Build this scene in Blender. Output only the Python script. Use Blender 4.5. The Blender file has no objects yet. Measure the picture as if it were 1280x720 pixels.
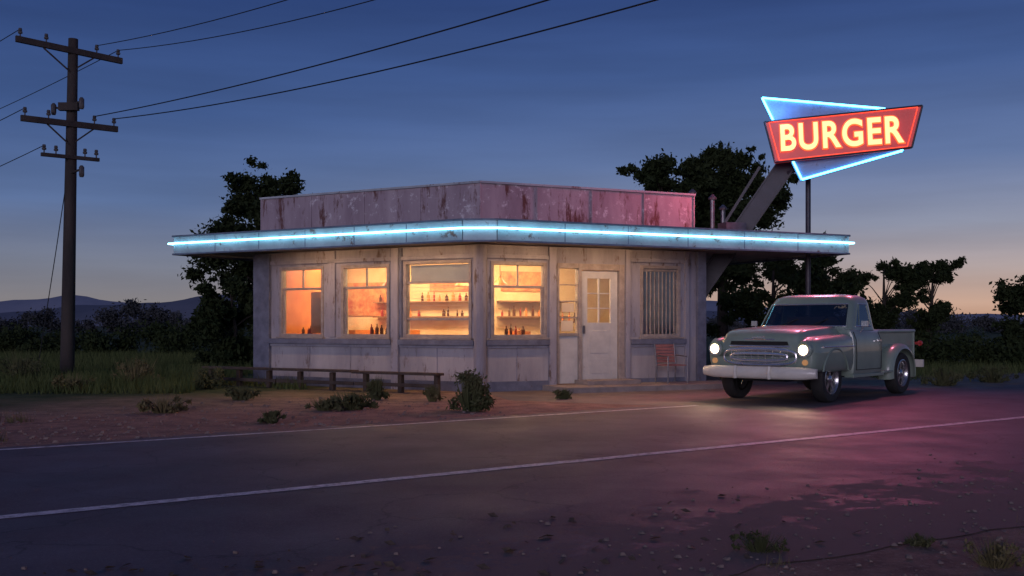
import bpy, math, random
import numpy as np
from mathutils import Vector, Matrix
random.seed(7); rng=np.random.default_rng(7)
scene=bpy.context.scene
scene.view_settings.view_transform='Standard'
scene.view_settings.look='None'
scene.view_settings.exposure=0

# ---------------------------------------------------------------- materials
def nt(mat): return mat.node_tree.nodes, mat.node_tree.links
def mixc(N,L,fac,a,b):
    m=N.new('ShaderNodeMix'); m.data_type='RGBA'
    for sock,val in ((m.inputs[0],fac),(m.inputs[6],a),(m.inputs[7],b)):
        if isinstance(val,(int,float)): sock.default_value=val
        elif isinstance(val,tuple): sock.default_value=(*val[:3],1)
        else: L.new(val,sock)
    return m.outputs[2]
def noise(N,L,scale,detail=5,rough=.6,vec=None):
    n=N.new('ShaderNodeTexNoise'); n.inputs['Scale'].default_value=scale
    n.inputs['Detail'].default_value=detail; n.inputs['Roughness'].default_value=rough
    if vec is not None: L.new(vec,n.inputs['Vector'])
    return n.outputs[0]
def ramp(N,L,src,p0,p1,c0=(0,0,0),c1=(1,1,1)):
    r=N.new('ShaderNodeValToRGB'); e=r.color_ramp.elements
    e[0].position=p0; e[1].position=p1; e[0].color=(*c0,1); e[1].color=(*c1,1)
    L.new(src,r.inputs[0]); return r.outputs[0]
def pos(N,L,sc=(1,1,1)):
    g=N.new('ShaderNodeNewGeometry'); m=N.new('ShaderNodeMapping'); m.inputs['Scale'].default_value=sc
    L.new(g.outputs['Position'],m.inputs['Vector']); return m.outputs[0]
def math_(N,L,op,a,b=None):
    m=N.new('ShaderNodeMath'); m.operation=op
    for i,v in enumerate((a,b)):
        if v is None: continue
        if isinstance(v,(int,float)): m.inputs[i].default_value=v
        else: L.new(v,m.inputs[i])
    return m.outputs[0]
def pmat(name,c1,c2=None,scale=3,rough=.7,metal=0,bump=.1,bscale=None,stain=None,stain_amt=.55,streak=False,spec=.5,coat=0,stain2=None,s2amt=.6,emis=None):
    mat=bpy.data.materials.new(name); mat.use_nodes=True; N,L=nt(mat); b=N['Principled BSDF']
    c2=c2 or tuple(x*.7 for x in c1)
    p=pos(N,L,(1,1,.25) if streak else (1,1,1))
    n=noise(N,L,scale,6,.65,p)
    col=mixc(N,L,ramp(N,L,n,.35,.65),c1,c2)
    if stain2:
        n3=noise(N,L,scale*2.2+1,9,.8,pos(N,L))
        col=mixc(N,L,ramp(N,L,n3,s2amt,s2amt+.04),col,stain2)
    if stain:
        n2=noise(N,L,scale*1.7+.5,8,.75,p)
        col=mixc(N,L,ramp(N,L,n2,stain_amt,stain_amt+.08),col,stain)
    L.new(col,b.inputs['Base Color'])
    b.inputs['Roughness'].default_value=rough; b.inputs['Metallic'].default_value=metal
    b.inputs['Specular IOR Level'].default_value=spec
    b.inputs['Coat Weight'].default_value=coat
    if emis:
        b.inputs['Emission Color'].default_value=(*emis,1); b.inputs['Emission Strength'].default_value=1
    if bump:
        bn=N.new('ShaderNodeBump'); bn.inputs['Strength'].default_value=bump; bn.inputs['Distance'].default_value=.02
        L.new(noise(N,L,bscale or scale*8,5,.6,pos(N,L)),bn.inputs['Height']); L.new(bn.outputs[0],b.inputs['Normal'])
    return mat
def emat(name,col,strength):
    mat=bpy.data.materials.new(name); mat.use_nodes=True; N,L=nt(mat); b=N['Principled BSDF']
    b.inputs['Base Color'].default_value=(*[c*.5 for c in col],1)
    b.inputs['Emission Color'].default_value=(*col,1); b.inputs['Emission Strength'].default_value=strength
    return mat
def glassmat(name,tint=(.9,.95,1),refl=.12,dark=None):
    mat=bpy.data.materials.new(name); mat.use_nodes=True; N,L=nt(mat)
    for n in list(N): N.remove(n)
    o=N.new('ShaderNodeOutputMaterial'); t=N.new('ShaderNodeBsdfTransparent'); g=N.new('ShaderNodeBsdfGlossy')
    t.inputs[0].default_value=(*tint,1); g.inputs['Roughness'].default_value=.04
    f=N.new('ShaderNodeFresnel'); f.inputs[0].default_value=1.5
    s=math_(N,L,'ADD',f.outputs[0],refl-.04)
    mx=N.new('ShaderNodeMixShader'); L.new(s,mx.inputs[0]); L.new(t.outputs[0],mx.inputs[1]); L.new(g.outputs[0],mx.inputs[2])
    L.new(mx.outputs[0],o.inputs[0]); return mat

M={}
M['wall']=pmat('weathered_wall_paint',(.34,.34,.40),(.21,.21,.26),2.2,.75,stain=(.12,.085,.075),stain_amt=.56,streak=True,bump=.15)
M['wall_lower']=pmat('lower_wall_panel',(.43,.41,.43),(.28,.27,.30),1.6,.7,stain=(.15,.11,.10),stain_amt=.58,streak=True,bump=.1)
M['trim']=pmat('trim_paint',(.17,.19,.26),(.10,.11,.16),4,.6,stain=(.10,.06,.05),stain_amt=.62)
M['frame']=pmat('window_frame_paint',(.36,.32,.30),(.24,.21,.20),6,.55)
M['parapet']=pmat('parapet_metal',(.46,.38,.42),(.30,.23,.27),1.5,.65,stain=(.13,.05,.042),stain_amt=.54,streak=True,bump=.2,stain2=(.62,.58,.62),s2amt=.57)
M['fascia']=pmat('fascia_metal',(.46,.50,.53),(.30,.33,.37),1.5,.5,stain=(.16,.075,.06),stain_amt=.57,streak=False,bump=.1)
M['soffit']=pmat('soffit_boards',(.50,.43,.38),(.32,.27,.25),3,.8,stain=(.14,.09,.07),stain_amt=.6)
M['roof']=pmat('roof_tar',(.05,.05,.05),None,4,.9)
M['door']=pmat('door_paint',(.54,.55,.55),(.44,.45,.46),4,.5,stain=(.22,.19,.17),stain_amt=.66)
M['concrete']=pmat('concrete',(.34,.30,.28),(.22,.20,.19),3,.85,bump=.4,bscale=30)
M['glass']=glassmat('window_glass')
M['cream']=pmat('interior_cream',(.78,.60,.37),(.66,.45,.24),1.5,.8,bump=0)
M['intfloor']=pmat('interior_floor',(.25,.12,.08),None,3,.5,bump=0)
M['ceil']=pmat('interior_ceiling',(.8,.72,.58),None,2,.9,bump=0)
M['orange']=pmat('orange_vinyl',(.72,.26,.08),(.58,.18,.05),3,.4,bump=0)
M['wooddark']=pmat('dark_wood',(.09,.065,.05),(.045,.03,.025),5,.8,bump=.5)
M['woodmid']=pmat('shelf_wood',(.3,.16,.08),None,5,.5,bump=.1)
M['blind']=pmat('window_blind',(.75,.64,.46),(.65,.53,.37),2,.8,bump=0)
M['menu']=pmat('menu_board',(.45,.1,.05),(.6,.35,.15),6,.6,bump=0)
M['red']=pmat('red_glazed',(.35,.03,.02),None,3,.3,bump=0)
M['brown']=pmat('brown_bottle',(.12,.04,.015),None,3,.2,bump=0)
M['warm']=emat('warm_tube_light',(1,.61,.28),74)
M['soffit_fill']=emat('soffit_strip_light',(1,.54,.25),62)  # emission for the added, hidden strips under the canopy
M['blue']=emat('blue_neon',(.22,.74,1.0),8)
M['steel']=pmat('painted_steel_dark',(.05,.047,.065),(.03,.028,.04),4,.5,stain=(.09,.04,.03),stain_amt=.6)
M['galv']=pmat('galvanised_metal',(.25,.25,.27),None,6,.45,metal=.8)

# ---------------------------------------------------------------- mesh builder
class MB:
    def __init__(s): s.v=[];s.f=[];s.m=[]
    def add(s,v,f,mi=0):
        o=len(s.v); s.v+= [tuple(p) for p in v]; s.f+=[tuple(i+o for i in q) for q in f]; s.m+=[mi]*len(f)
    def hexa(s,p,mi=0): # p: bottom 4 ccw, top 4
        s.add(p,[(3,2,1,0),(4,5,6,7),(0,1,5,4),(1,2,6,5),(2,3,7,6),(3,0,4,7)],mi)
    def box(s,c,d,mi=0,rz=0):
        cs,sn=math.cos(rz),math.sin(rz); pts=[]
        for z in (-.5,.5):
            for x,y in ((-.5,-.5),(.5,-.5),(.5,.5),(-.5,.5)):
                X,Y=x*d[0],y*d[1]; pts.append((c[0]+X*cs-Y*sn,c[1]+X*sn+Y*cs,c[2]+z*d[2]))
        s.hexa(pts,mi)
    def tube(s,pts,rad,n=8,mi=0,caps=True):
        pts=[Vector(p) for p in pts]; 
        if isinstance(rad,(int,float)): rad=[rad]*len(pts)
        V=[];F=[]; up=None
        for i,p in enumerate(pts):
            t=(pts[min(i+1,len(pts)-1)]-pts[max(i-1,0)]).normalized()
            if up is None:
                up=Vector((0,0,1)) if abs(t.z)<.9 else Vector((1,0,0))
            a=t.cross(up).normalized(); b=a.cross(t).normalized(); up=b
            for k in range(n):
                th=2*math.pi*k/n; V.append(p+a*math.cos(th)*rad[i]+b*math.sin(th)*rad[i])
        for i in range(len(pts)-1):
            for k in range(n):
                k2=(k+1)%n; F.append((i*n+k,i*n+k2,(i+1)*n+k2,(i+1)*n+k))
        if caps:
            F.append(tuple(range(n-1,-1,-1))); F.append(tuple((len(pts)-1)*n+k for k in range(n)))
        s.add(V,F,mi)
    def prism(s,poly,z0,z1,mi=0,mside=None):
        n=len(poly); V=[(x,y,z0) for x,y in poly]+[(x,y,z1) for x,y in poly]
        s.add(V,[tuple(range(n-1,-1,-1)),tuple(range(n,2*n))],mi)
        s.add(V,[(i,(i+1)%n,n+(i+1)%n,n+i) for i in range(n)],mi if mside is None else mside)
    def lathe(s,c,prof,n=12,mi=0): # prof (r,z) vertical axis
        V=[];F=[]
        for r,z in prof:
            for k in range(n):
                a=2*math.pi*k/n; V.append((c[0]+r*math.cos(a),c[1]+r*math.sin(a),c[2]+z))
        for i in range(len(prof)-1):
            for k in range(n): F.append((i*n+k,i*n+(k+1)%n,(i+1)*n+(k+1)%n,(i+1)*n+k))
        F.append(tuple(range(n-1,-1,-1))); F.append(tuple((len(prof)-1)*n+k for k in range(n)))
        s.add(V,F,mi)
    def build(s,name,mats,parent=None,smooth=None,bevel=0):
        me=bpy.data.meshes.new(name); me.from_pydata(s.v,[],s.f); me.update()
        for m in mats: me.materials.append(m)
        me.polygons.foreach_set('material_index',s.m)
        if smooth is not None:
            me.polygons.foreach_set('use_smooth',[True]*len(s.f)); me.set_sharp_from_angle(angle=math.radians(smooth))
        ob=bpy.data.objects.new(name,me); scene.collection.objects.link(ob)
        if parent: ob.parent=parent
        if bevel:
            b=ob.modifiers.new('bevel','BEVEL'); b.width=bevel; b.segments=2; b.limit_method='ANGLE'
        return ob
def empty(name,loc=(0,0,0),rz=0,scale=1):
    e=bpy.data.objects.new(name,None); scene.collection.objects.link(e); e.location=loc; e.rotation_euler=(0,0,rz); e.scale=(scale,)*3; return e

# ---------------------------------------------------------------- camera
cam=bpy.data.cameras.new('camera'); co=bpy.data.objects.new('camera',cam); scene.collection.objects.link(co)
co.location=(0,0,1.35); co.rotation_euler=(math.radians(90),0,0)
cam.sensor_width=36; cam.lens=36*1300/1280; cam.shift_y=45/1280; cam.clip_end=5000; cam.clip_start=.1
scene.camera=co

# ---------------------------------------------------------------- world
w=bpy.data.worlds.new('World'); scene.world=w; w.use_nodes=True; N=w.node_tree.nodes; L=w.node_tree.links
bg=N['Background']; tc=N.new('ShaderNodeTexCoord'); sx=N.new('ShaderNodeSeparateXYZ'); L.new(tc.outputs['Generated'],sx.inputs[0])
def wr(stops,src):
    r=N.new('ShaderNodeValToRGB'); cr=r.color_ramp
    while len(cr.elements)<len(stops): cr.elements.new(.5)
    for e,(p,c) in zip(cr.elements,stops): e.position=p; e.color=(*c,1)
    L.new(src,r.inputs[0]); return r.outputs[0]
cool=wr([(0,(.14,.13,.135)),(.02,(.215,.20,.21)),(.055,(.175,.195,.26)),(.11,(.095,.15,.30)),(.19,(.048,.095,.25)),(.30,(.021,.048,.165)),(.8,(.011,.024,.085))],sx.outputs[2])
warm=wr([(0,(.45,.25,.16)),(.02,(.56,.36,.27)),(.05,(.43,.35,.34)),(.09,(.27,.29,.38)),(.15,(.122,.18,.35)),(.23,(.054,.103,.27)),(.31,(.025,.054,.18)),(.8,(.012,.026,.09))],sx.outputs[2])
dp=N.new('ShaderNodeVectorMath'); dp.operation='DOT_PRODUCT'; L.new(tc.outputs['Generated'],dp.inputs[0]); dp.inputs[1].default_value=(.62,.78,0)
az=N.new('ShaderNodeMapRange'); L.new(dp.outputs['Value'],az.inputs[0]); az.inputs[1].default_value=.55; az.inputs[2].default_value=1.0
mx=N.new('ShaderNodeMix'); mx.data_type='RGBA'; L.new(az.outputs[0],mx.inputs[0]); L.new(cool,mx.inputs[6]); L.new(warm,mx.inputs[7])
mp=N.new('ShaderNodeMapping'); mp.inputs['Scale'].default_value=(1.5,1.5,16); L.new(tc.outputs['Generated'],mp.inputs[0])
cn=N.new('ShaderNodeTexNoise'); cn.inputs['Scale'].default_value=2.2; cn.inputs['Detail'].default_value=6; L.new(mp.outputs[0],cn.inputs['Vector'])
cm=N.new('ShaderNodeMapRange'); L.new(cn.outputs[0],cm.inputs[0]); cm.inputs[1].default_value=.3; cm.inputs[2].default_value=.7; cm.inputs[3].default_value=.9; cm.inputs[4].default_value=1.1
mu=N.new('ShaderNodeMix'); mu.data_type='RGBA'; mu.blend_type='MULTIPLY'; mu.inputs[0].default_value=1; L.new(mx.outputs[2],mu.inputs[6]); L.new(cm.outputs[0],mu.inputs[7])
sky=N.new('ShaderNodeTexSky'); sky.sky_type='NISHITA'; sky.sun_disc=False; sky.sun_elevation=math.radians(1); sky.sun_rotation=math.radians(200)
sm=N.new('ShaderNodeMix'); sm.data_type='RGBA'; sm.blend_type='ADD'; sm.inputs[0].default_value=.003; L.new(mu.outputs[2],sm.inputs[6]); L.new(sky.outputs[0],sm.inputs[7])
L.new(sm.outputs[2],bg.inputs[0]); bg.inputs[1].default_value=1.03

sun=bpy.data.lights.new('sun','SUN'); sun.energy=.85; sun.angle=math.radians(25); sun.color=(.92,.80,1)
so=bpy.data.objects.new('sun',sun); scene.collection.objects.link(so)
so.rotation_euler=Vector((.25,1,-.16)).to_track_quat('-Z','Y').to_euler()

# ---------------------------------------------------------------- ground
RD=Vector((.815,.579,0)); RN=Vector((-.579,.815,0))
def rp(t,n,z=0): p=RD*t+RN*n; return (p.x,p.y,z)
gm=bpy.data.materials.new('ground_soil_and_grass'); gm.use_nodes=True; N,L=nt(gm); b=N['Principled BSDF']
g=N.new('ShaderNodeNewGeometry'); d=N.new('ShaderNodeVectorMath'); d.operation='DOT_PRODUCT'; L.new(g.outputs['Position'],d.inputs[0]); d.inputs[1].default_value=tuple(RN)
nn=noise(N,L,.5,6,.7,g.outputs['Position'])
nv=math_(N,L,'ADD',d.outputs['Value'],math_(N,L,'MULTIPLY',nn,7.0))
mr=N.new('ShaderNodeMapRange'); L.new(nv,mr.inputs[0]); mr.inputs[1].default_value=20.5; mr.inputs[2].default_value=24
dirt=mixc(N,L,ramp(N,L,noise(N,L,2.5,8,.7,g.outputs['Position']),.35,.65),(.41,.27,.20),(.19,.125,.10))
dirt=mixc(N,L,ramp(N,L,noise(N,L,22,4,.7,g.outputs['Position']),.55,.7),dirt,(.45,.34,.28))
grs=mixc(N,L,ramp(N,L,noise(N,L,.9,8,.75,g.outputs['Position']),.4,.62),(.045,.065,.024),(.085,.10,.045))
L.new(mixc(N,L,mr.outputs[0],dirt,grs),b.inputs['Base Color']); b.inputs['Roughness'].default_value=.95; b.inputs['Specular IOR Level'].default_value=.2
bn=N.new('ShaderNodeBump'); bn.inputs['Strength'].default_value=.9; bn.inputs['Distance'].default_value=.05
L.new(noise(N,L,7,9,.75,g.outputs['Position']),bn.inputs['Height']); L.new(bn.outputs[0],b.inputs['Normal'])
mb=MB(); mb.add([(-2500,-300,0),(2500,-300,0),(2500,3500,0),(-2500,3500,0)],[(0,1,2,3)]); mb.build('ground',[gm])

# road
rm=bpy.data.materials.new('asphalt'); rm.use_nodes=True; N,L=nt(rm); b=N['Principled BSDF']
g=N.new('ShaderNodeNewGeometry'); P=g.outputs['Position']
d=N.new('ShaderNodeVectorMath'); d.operation='DOT_PRODUCT'; L.new(P,d.inputs[0]); d.inputs[1].default_value=tuple(RN)
base=mixc(N,L,ramp(N,L,noise(N,L,.6,7,.7,P),.35,.65),(.072,.056,.064),(.118,.094,.104))
base=mixc(N,L,ramp(N,L,noise(N,L,60,3,.8,P),.5,.75),base,(.18,.155,.16))
wt=N.new('ShaderNodeMath'); wt.operation='SINE'; L.new(math_(N,L,'MULTIPLY',math_(N,L,'ADD',d.outputs['Value'],-.6),2.95),wt.inputs[0])
base=mixc(N,L,math_(N,L,'MULTIPLY',ramp(N,L,wt.outputs[0],.2,1),.35),base,(.046,.04,.044))
vo=N.new('ShaderNodeTexVoronoi'); vo.feature='DISTANCE_TO_EDGE'; vo.inputs['Scale'].default_value=.55
wv=N.new('ShaderNodeVectorMath'); wv.operation='ADD'; nz=N.new('ShaderNodeTexNoise'); nz.inputs['Scale'].default_value=1.6; nz.inputs['Detail'].default_value=6; L.new(P,nz.inputs['Vector']); L.new(P,wv.inputs[0]); L.new(nz.outputs[1],wv.inputs[1]); L.new(wv.outputs[0],vo.inputs['Vector'])
crack=ramp(N,L,vo.outputs['Distance'],.003,.010,(1,1,1),(0,0,0))
base=mixc(N,L,math_(N,L,'MULTIPLY',crack,.55),base,(.02,.019,.02))
e1=N.new('ShaderNodeMapRange'); L.new(d.outputs['Value'],e1.inputs[0]); e1.inputs[1].default_value=4.0; e1.inputs[2].default_value=6.4; e1.inputs[3].default_value=.19; e1.inputs[4].default_value=-.12
e2=N.new('ShaderNodeMapRange'); L.new(d.outputs['Value'],e2.inputs[0]); e2.inputs[1].default_value=11.6; e2.inputs[2].default_value=12.8; e2.inputs[3].default_value=-.12; e2.inputs[4].default_value=.12
e=math_(N,L,'MAXIMUM',e1.outputs[0],e2.outputs[0])
sn=math_(N,L,'ADD',noise(N,L,1.7,9,.75,P),e)
sand=ramp(N,L,sn,.52,.58)
base=mixc(N,L,math_(N,L,'MULTIPLY',sand,.85),base,(.22,.15,.12))
L.new(base,b.inputs['Base Color'])
L.new(mixc(N,L,sand,ramp(N,L,noise(N,L,1.1,6,.6,P),.3,.7,(.55,)*3,(.74,)*3),(.95,.95,.95)),b.inputs['Roughness'])
bn=N.new('ShaderNodeBump'); bn.inputs['Strength'].default_value=.6; bn.inputs['Distance'].default_value=.01
L.new(noise(N,L,45,5,.75,P),bn.inputs['Height']); L.new(bn.outputs[0],b.inputs['Normal'])
mb=MB(); ts=list(np.arange(-60,60,.25))+list(np.arange(60,900,8)); V=[];F=[]
k1=k2=0
for i,t in enumerate(ts):
    k1=.8*k1+rng.normal(0,.05); k2=.8*k2+rng.normal(0,.035)
    V.append(rp(t,3.9+k1+.15*math.sin(t*.7),.006)); V.append(rp(t,12.65+k2,.006))
    if i: F.append((2*i-2,2*i,2*i+1,2*i-1))
mb.add(V,F); mb.build('road',[rm])
mb=MB(); mb.add([rp(11.9,12.5,.003),rp(60,12.5,.003),rp(60,15.0,.003),rp(22,15.3,.003),rp(19,16.1,.003),rp(14.5,17.2,.003),rp(11.5,17.3,.003),rp(10.6,15)],[(0,1,2,3,4,5,6,7)])
apm=pmat('forecourt_concrete',(.20,.165,.145),(.12,.10,.09),1.2,.75,bump=.4,bscale=25,stain=(.07,.06,.055),stain_amt=.6)
mb.v=[(x,y,.003) for x,y,z in mb.v]; mb.build('forecourt_pavement',[apm])
lm=bpy.data.materials.new('worn_white_road_paint'); lm.use_nodes=True; N,L=nt(lm); b=N['Principled BSDF']
P=pos(N,L); wn=ramp(N,L,noise(N,L,9,8,.8,P),.34,.54); wn2=ramp(N,L,noise(N,L,1.1,4,.6,P),.3,.6)
f=math_(N,L,'MULTIPLY',wn,math_(N,L,'ADD',math_(N,L,'MULTIPLY',wn2,.3),.7))
L.new(mixc(N,L,f,(.14,.13,.13),(.82,.80,.78)),b.inputs['Base Color']); b.inputs['Roughness'].default_value=.6
def line(t0,t1,n,w_,z,name):
    mb=MB();V=[];F=[]
    T=np.arange(t0,t1,.12 if t1-t0<40 else .4)
    for i,t in enumerate(T):
        V.append(rp(t,n-w_/2+rng.normal(0,.005),z)); V.append(rp(t,n+w_/2+rng.normal(0,.005),z))
        if i: F.append((2*i-2,2*i,2*i+1,2*i-1))
    mb.add(V,F); return mb.build(name,[lm])
line(-50,260,7.94,.14,.010,'road_centre_line')
line(-40,12.6,12.2,.10,.010,'road_edge_line')

# ---------------------------------------------------------------- diner
C0=Vector((-.63,20.6,0)); UL=Vector((-.875,.485,0)).normalized(); NL=Vector((-.485,-.875,0)).normalized()
UR=Vector((.91,.415,0)).normalized(); NR=Vector((.415,-.91,0)).normalized()
diner=empty('roadside_diner')
class WB:
    def __init__(s,side): s.u,s.n=(UL,NL) if side=='L' else (UR,NR)
    def p(s,t,d,z): q=C0+s.u*t+s.n*d; return (q.x,q.y,z)
    def box(s,mb,t0,t1,z0,z1,d0,d1,mi=0):
        mb.hexa([s.p(t0,d0,z0),s.p(t1,d0,z0),s.p(t1,d1,z0),s.p(t0,d1,z0),s.p(t0,d0,z1),s.p(t1,d0,z1),s.p(t1,d1,z1),s.p(t0,d1,z1)],mi)
LW=WB('L'); RW=WB('R')
SZ,HZ=1.07,2.60
winL=[(.19,1.83),(2.19,3.45),(3.93,5.17)]
winR=[(.22,1.464)]
mats=[M['wall'],M['wall_lower'],M['trim'],M['frame'],M['glass']]
wl=MB()
LW.box(wl,0,5.88,0,SZ,-.2,0,1); LW.box(wl,0,5.88,HZ,2.93,-.2,0,0)
segs=[(0,.19),(1.83,2.19),(3.45,3.93),(5.17,5.88)]
for a,c in segs: LW.box(wl,a,c,SZ,HZ,-.2,0,0)
RW.box(wl,0,1.70,0,SZ,-.2,0,1); RW.box(wl,3.29,5.32,0,SZ,-.2,0,1); RW.box(wl,0,5.32,HZ,2.93,-.2,0,0)
for a,c in [(0,.22),(1.464,1.70),(3.29,3.686),(4.694,5.32)]: RW.box(wl,a,c,SZ,HZ,-.2,0,0)
LE=C0+UL*5.88; RE=C0+UR*5.32; BL=LE-NL*5; BR=RE-NR*5
def wallseg(mb,a,b_,z0,z1,th,mi):
    a=Vector(a);b_=Vector(b_);u=(b_-a).normalized(); n=Vector((-u.y,u.x,0))*th
    mb.hexa([(a.x,a.y,z0),(b_.x,b_.y,z0),(b_.x+n.x,b_.y+n.y,z0),(a.x+n.x,a.y+n.y,z0),(a.x,a.y,z1),(b_.x,b_.y,z1),(b_.x+n.x,b_.y+n.y,z1),(a.x+n.x,a.y+n.y,z1)],mi)
wallseg(wl,LE-NL*.2,BL,0,2.93,-.2,0); wallseg(wl,BL,BR,0,2.93,-.2,0); wallseg(wl,BR,RE-NR*.2,0,2.93,-.2,0)
wl.build('walls',mats,diner)
tr=MB()
def pil(W,a,c,mi=0,d=.07,z0=.0,z1=2.92): W.box(tr,a,c,z0,z1,.002,d,mi)
pil(LW,1.93,2.10,0,.09); pil(LW,3.60,3.78,1,.05,SZ); pil(LW,5.42,5.88,2,.09); pil(LW,1.86,1.925,2,.05,SZ); pil(LW,2.105,2.16,2,.05,SZ)
pil(RW,1.50,1.66,0,.08); pil(RW,3.31,3.42,0,.06); pil(RW,4.80,4.90,0,.06); pil(RW,5.1,5.32,2,.09)
tr.lathe((C0.x,C0.y-.02,0),[(.13,0),(.13,2.92)],12,0)
for W,segz in ((LW,[(.10,1.925),(2.105,5.415)]),(RW,[(.10,1.495),(3.425,4.795)])):
    for a,c in segz:
        W.box(tr,a,c,.92,1.03,.002,.11,2)
        W.box(tr,a,c,.865,.915,.002,.05,0)
        W.box(tr,a,c,.0,.20,.002,.05,2)
        W.box(tr,a,c,2.66,2.74,.002,.05,0)
        n=max(2,int((c-a)/.9))
        for i in range(1,n):
            t=a+(c-a)*i/n; W.box(tr,t-.012,t+.012,.205,.86,.002,.012,0)
tr.build('pilasters_and_sills',[M['wall'],M['wall'],M['trim']],diner,bevel=.006)
fr=MB(); gl=MB()
def window(W,a,c,z0,z1,bars,kind='hung'):
    f=.065
    W.box(fr,a,a+f,z0,z1,-.12,.03,0); W.box(fr,c-f,c,z0,z1,-.12,.03,0)
    W.box(fr,a+f,c-f,z0,z0+f,-.12,.03,0); W.box(fr,a+f,c-f,z1-f,z1,-.12,.03,0)
    W.box(fr,a-.04,c+.04,z0-.035,z0-.002,.005,.10,0)
    for zb in bars: W.box(fr,a+f,c-f,zb-.025,zb+.025,-.09,-.02,0)
    if kind=='hung':
        m=(a+c)/2; W.box(fr,m-.012,m+.012,bars[0]+.025,z1-f,-.085,-.03,0)
        W.box(fr,a+f,a+f+.035,z0+f,bars[0]-.025,-.09,-.03,0); W.box(fr,c-f-.035,c-f,z0+f,bars[0]-.025,-.09,-.03,0)
    W.box(gl,a+f,c-f,z0+f,z1-f,-.065,-.057,0)
for a,c in winL[1:]: window(LW,a,c,SZ,HZ,[2.12],'hung')
window(LW,*winL[0],SZ,HZ+.04,[2.2,1.45],'pic')
window(RW,*winR[0],SZ,HZ,[2.1],'hung')
RW.box(fr,1.70,1.755,.12,HZ,-.15,.02,0); RW.box(fr,2.20,2.265,.12,HZ,-.15,.03,0); RW.box(fr,3.165,3.29,.12,HZ,-.15,.03,0)
RW.box(fr,1.755,2.20,2.50,HZ,-.15,.02,0); RW.box(fr,2.265,3.165,2.47,HZ,-.15,.02,0)
RW.box(fr,1.755,2.20,1.10,1.16,-.12,0,0); RW.box(fr,1.755,2.20,.12,1.10,-.10,-.03,1)
for zb in (1.48,1.82,2.16): RW.box(fr,1.755,2.20,zb-.012,zb+.012,-.1,-.03,0)
RW.box(gl,1.755,2.20,1.16,2.50,-.062,-.055,0)
D0,D1=2.275,3.155
RW.box(fr,D0,D0+.16,.14,2.46,-.10,-.04,1); RW.box(fr,D1-.16,D1,.14,2.46,-.10,-.04,1)
RW.box(fr,D0+.16,D1-.16,.14,1.38,-.10,-.04,1); RW.box(fr,D0+.16,D1-.16,2.30,2.46,-.10,-.04,1)
RW.box(fr,D0+.22,D1-.22,.32,.62,-.04,-.03,1); RW.box(fr,D0+.22,D1-.22,.74,1.22,-.04,-.03,1)
RW.box(fr,(D0+D1)/2-.012,(D0+D1)/2+.012,1.38,2.30,-.09,-.045,1)
for zb in (1.68,1.99): RW.box(fr,D0+.16,D1-.16,zb-.012,zb+.012,-.088,-.047,1)
RW.box(gl,D0+.16,D1-.16,1.38,2.30,-.07,-.064,0)
RW.box(fr,D0+.05,D0+.09,1.15,1.32,-.04,.0,2)
window(RW,3.686,4.694,SZ,HZ,[HZ-.1],'pic')
for i in range(1,9):
    t=3.75+i*.88/9; RW.box(fr,t-.012,t+.012,SZ+.065,HZ-.13,.0,.022,0)
fr.build('window_and_door_frames',[M['frame'],M['door'],M['galv']],diner,bevel=.004)
gl.build('window_glass_panes',[M['glass']],diner)
# canopy slab
CL=Vector((-7.46,23.05,0)); CC=Vector((-.6,19.15,0)); CR=Vector((7.36,22.85,0))
dl=(CL-CC).normalized(); dr=(CR-CC).normalized()
A1=CC+dl*.35; A2=CC+dr*.35; bl=CL-NL*4.6; br=CR-NR*4.6
poly=[CL,A1,A2,CR,br,BR+Vector((.5,1,0)),BL+Vector((-.5,1,0)),bl]
cp=MB(); cp.prism([(p.x,p.y) for p in poly],2.955,3.22,1,1)
cp.m[0]=0
cp.build('canopy_roof_slab',[M['soffit'],M['roof']],diner)
fa=MB(); ne=MB()
chain=[bl,CL,A1,A2,CR,br]
for i in range(len(chain)-1):
    a,b_=chain[i],chain[i+1]; u=(b_-a).normalized(); n=Vector((u.y,-u.x,0))
    def seg(z0,z1,d0,d1,mi,ext=0):
        aa=a-u*ext; bb=b_+u*ext
        p=[aa+n*d0,bb+n*d0,bb+n*d1,aa+n*d1]
        fa.hexa([(q.x,q.y,z0) for q in p]+[(q.x,q.y,z1) for q in p],mi)
    seg(2.91,3.27,.003,.05,0); seg(3.272,3.305,-.03,.085,1,.02); seg(2.875,2.908,-.03,.075,1,.02)
    L_=(b_-a).length; k=int(L_/1.25)
    for j in range(1,k): 
        q=a+u*(L_*j/k); p=[q-u*.008+n*.05,q+u*.008+n*.05,q+u*.008+n*.054,q-u*.008+n*.054]
        fa.hexa([(r.x,r.y,2.915) for r in p]+[(r.x,r.y,3.265) for r in p],1)
    for j in range(int(L_/.9)):
        q=a+u*(.4+j*.9)+n*.07
        fa.box((q.x,q.y,3.125),(.03,.03,.05),1)
off=[]
for i,p in enumerate(chain):
    ns=[]
    if i>0: u=(p-chain[i-1]).normalized(); ns.append(Vector((u.y,-u.x,0)))
    if i<len(chain)-1: u=(chain[i+1]-p).normalized(); ns.append(Vector((u.y,-u.x,0)))
    s=sum(ns,Vector()).normalized(); off.append(p+s*(.105/max(.5,s.dot(ns[0])))+Vector((0,0,3.125)))
ne.tube(off,.019,8,0)
fa.build('canopy_fascia',[M['fascia'],M['trim']],diner)
ne.build('canopy_neon_tube',[M['blue']],diner,smooth=60)
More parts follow.
